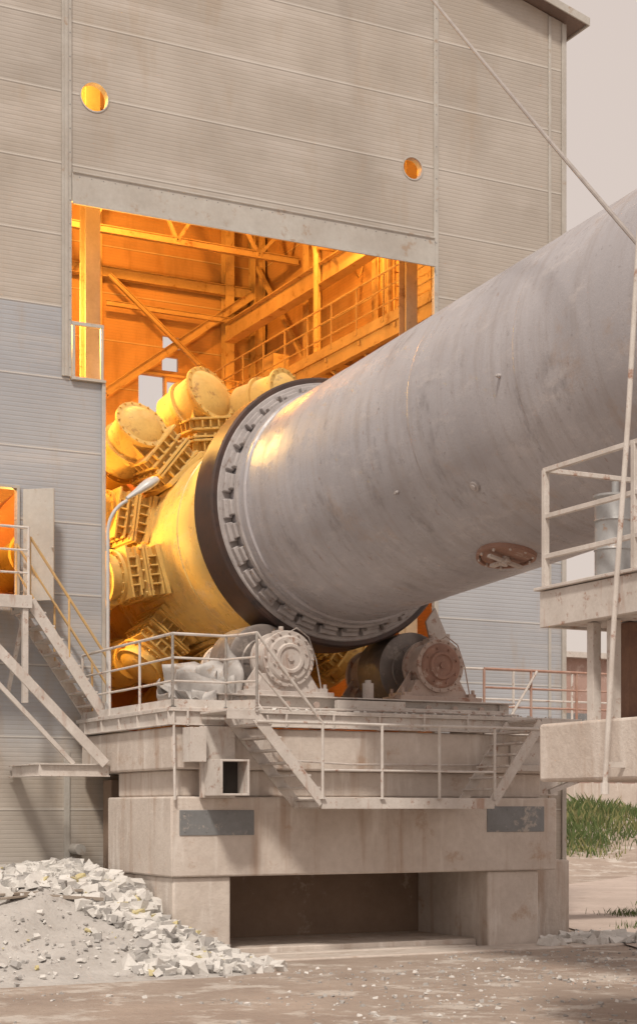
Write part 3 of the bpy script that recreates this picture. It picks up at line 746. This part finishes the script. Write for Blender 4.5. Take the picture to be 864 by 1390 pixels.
# ================================================================= RUBBLE
def sm(x): x=max(0,min(1,x)); return x*x*(3-2*x)
def rh(x,y):
    h=1.18*sm((y-19.6)/4.6)*sm((10.0-x)/1.35)
    h+=.07*math.sin(x*2.3+y)*sm(h)+.06*math.sin(3.1*y-x*1.7)*sm(h*2)+.05*math.sin(x*4.1)*math.cos(y*3.7)*sm(h*2)
    return h
rp=empty('rubble_pile')
g=G(); xs=[-4+i*.1 for i in range(150)]; ys=[18.8+i*.1 for i in range(76)]
vs=[(x,y,rh(x,y)-.02+random.uniform(-.022,.022)*min(1,rh(x,y)*4)) for y in ys for x in xs]; nx=len(xs)
g.add(vs,[(j*nx+i,j*nx+i+1,(j+1)*nx+i+1,(j+1)*nx+i) for j in range(len(ys)-1) for i in range(nx-1)])
mk(g,'mound','sand',rp)
def stone(g,c,s):
    rot=Matrix.Rotation(random.uniform(0,6),3,'Z')@Matrix.Rotation(random.uniform(0,6),3,'X')
    sx,sy,sz=s*random.uniform(.8,1.3),s*random.uniform(.6,1.05),s*random.uniform(.45,.9)
    vs=[]
    for k in (-1,1):
        for j in (-1,1):
            for i in (-1,1): vs.append(Vector(c)+rot@Vector((i*sx*random.uniform(.4,1),j*sy*random.uniform(.4,1),k*sz*random.uniform(.4,1))))
    F=[(0,2,3,1),(4,5,7,6),(0,1,5,4),(2,6,7,3),(0,4,6,2),(1,3,7,5)]; T=[]
    for f in F: T+= [(f[0],f[1],f[2]),(f[0],f[2],f[3])]
    g.add(vs,T)
g=G(); random.seed(5)
cnt=0
while cnt<6800:
    x=random.uniform(4.5,10.3); y=random.uniform(20.2,26.3)
    z=rh(x,y)
    if z<.02 and random.random()<.95: continue
    if x>9.05 and y>22.3: continue
    apron=(y<22.5+.4*math.sin(x*2)) and x<8.0+.3*math.sin(y*3)
    if apron and random.random()<.90: continue
    s=random.choice((.025,.03,.04,.05,.06,.08,.10,.14))*random.uniform(.7,1.2)
    if apron: s*=.4
    g.cur=0 if random.random()<.76 else (1 if random.random()<.85 else 2)
    stone(g,(x,y,z+s*.25),s); cnt+=1
for _ in range(90):
    x=random.gauss(16.6,.5); y=random.gauss(22.3,.3); g.cur=0; stone(g,(x,y,.06),random.uniform(.06,.18))
mk(g,'stones',['stone1','stone2','stone3'],rp,smooth=False)
g=G()
for _ in range(9000):
    x=random.uniform(5,24); y=random.uniform(12.5,25)
    if 9<x<17.2 and y>21.5: continue
    k=math.sin(x*.9+1.3*math.sin(y*.7))*math.sin(y*1.1+x*.3)
    if random.random()>.35+.5*k: continue
    g.cur=random.choice((0,1,1)); stone(g,(x,y,max(rh(x,y),0)+.004),random.choice((.008,.012,.016,.03))*random.uniform(.8,1.3))
mk(g,'gravel',['stone1','stone2'],smooth=False)
g=G()
for _ in range(260):
    x=random.uniform(9.2,15.8); y=random.choice((random.uniform(22.3,22.6),random.uniform(23.4,24.6))); g.cur=0; stone(g,(x,y,3.71),random.uniform(.01,.035))
mk(g,'debris','stone1',pier,smooth=False)
g=G()
g.beam((5.6,22.6,.99),(7.9,22.9,1.04),.14,.035); g.beam((5.9,22.3,.92),(7.6,22.9,1.02),.1,.03); g.beam((6.3,22.9,1.05),(8.1,22.5,.92),.05,.05)
mk(g,'planks','wood',rp,.003)
g=G(); g.cyl((9.0,26.5,1.55),(9.0,26.1,1.55),.09,16); mk(g,'drain_pipe','flash')

# ================================================================= WORLD, SUN, CAMERA
EL,AZ=R(52),R(215)
w=bpy.data.worlds.new('World'); S.world=w; w.use_nodes=True; t=w.node_tree
bg=t.nodes['Background']; sky=N(t,'ShaderNodeTexSky'); sky.sky_type='NISHITA'; sky.sun_disc=False
sky.sun_elevation=EL; sky.sun_rotation=AZ; sky.dust_density=4; sky.air_density=1.0
sc_=N(t,'ShaderNodeRGB'); sc_.outputs[0].default_value=(8.3,7.0,6.15,1)
mx=mixc(t,.86,sky.outputs[0],sc_.outputs[0]); t.links.new(mx,bg.inputs['Color']); bg.inputs['Strength'].default_value=.095
sun=bpy.data.lights.new('sun','SUN'); sun.energy=2.7; sun.angle=R(7); sun.color=(1,.90,.78)
so=bpy.data.objects.new('sun',sun); COL.objects.link(so)
sd=Vector((math.sin(AZ)*math.cos(EL),math.cos(AZ)*math.cos(EL),math.sin(EL)))
so.rotation_euler=sd.to_track_quat('Z','Y').to_euler(); so.location=(0,0,30)

cam=bpy.data.cameras.new('camera'); co=bpy.data.objects.new('camera',cam); COL.objects.link(co)
co.location=(0,0,2.2); co.rotation_euler=(R(90),0,-R(27.2))
cam.sensor_fit='HORIZONTAL'; cam.sensor_width=36; cam.lens=36*2245/864; cam.shift_y=405/864
cam.clip_end=3000
S.camera=co
S.view_settings.view_transform='Standard'; S.view_settings.look='None'; S.view_settings.exposure=0
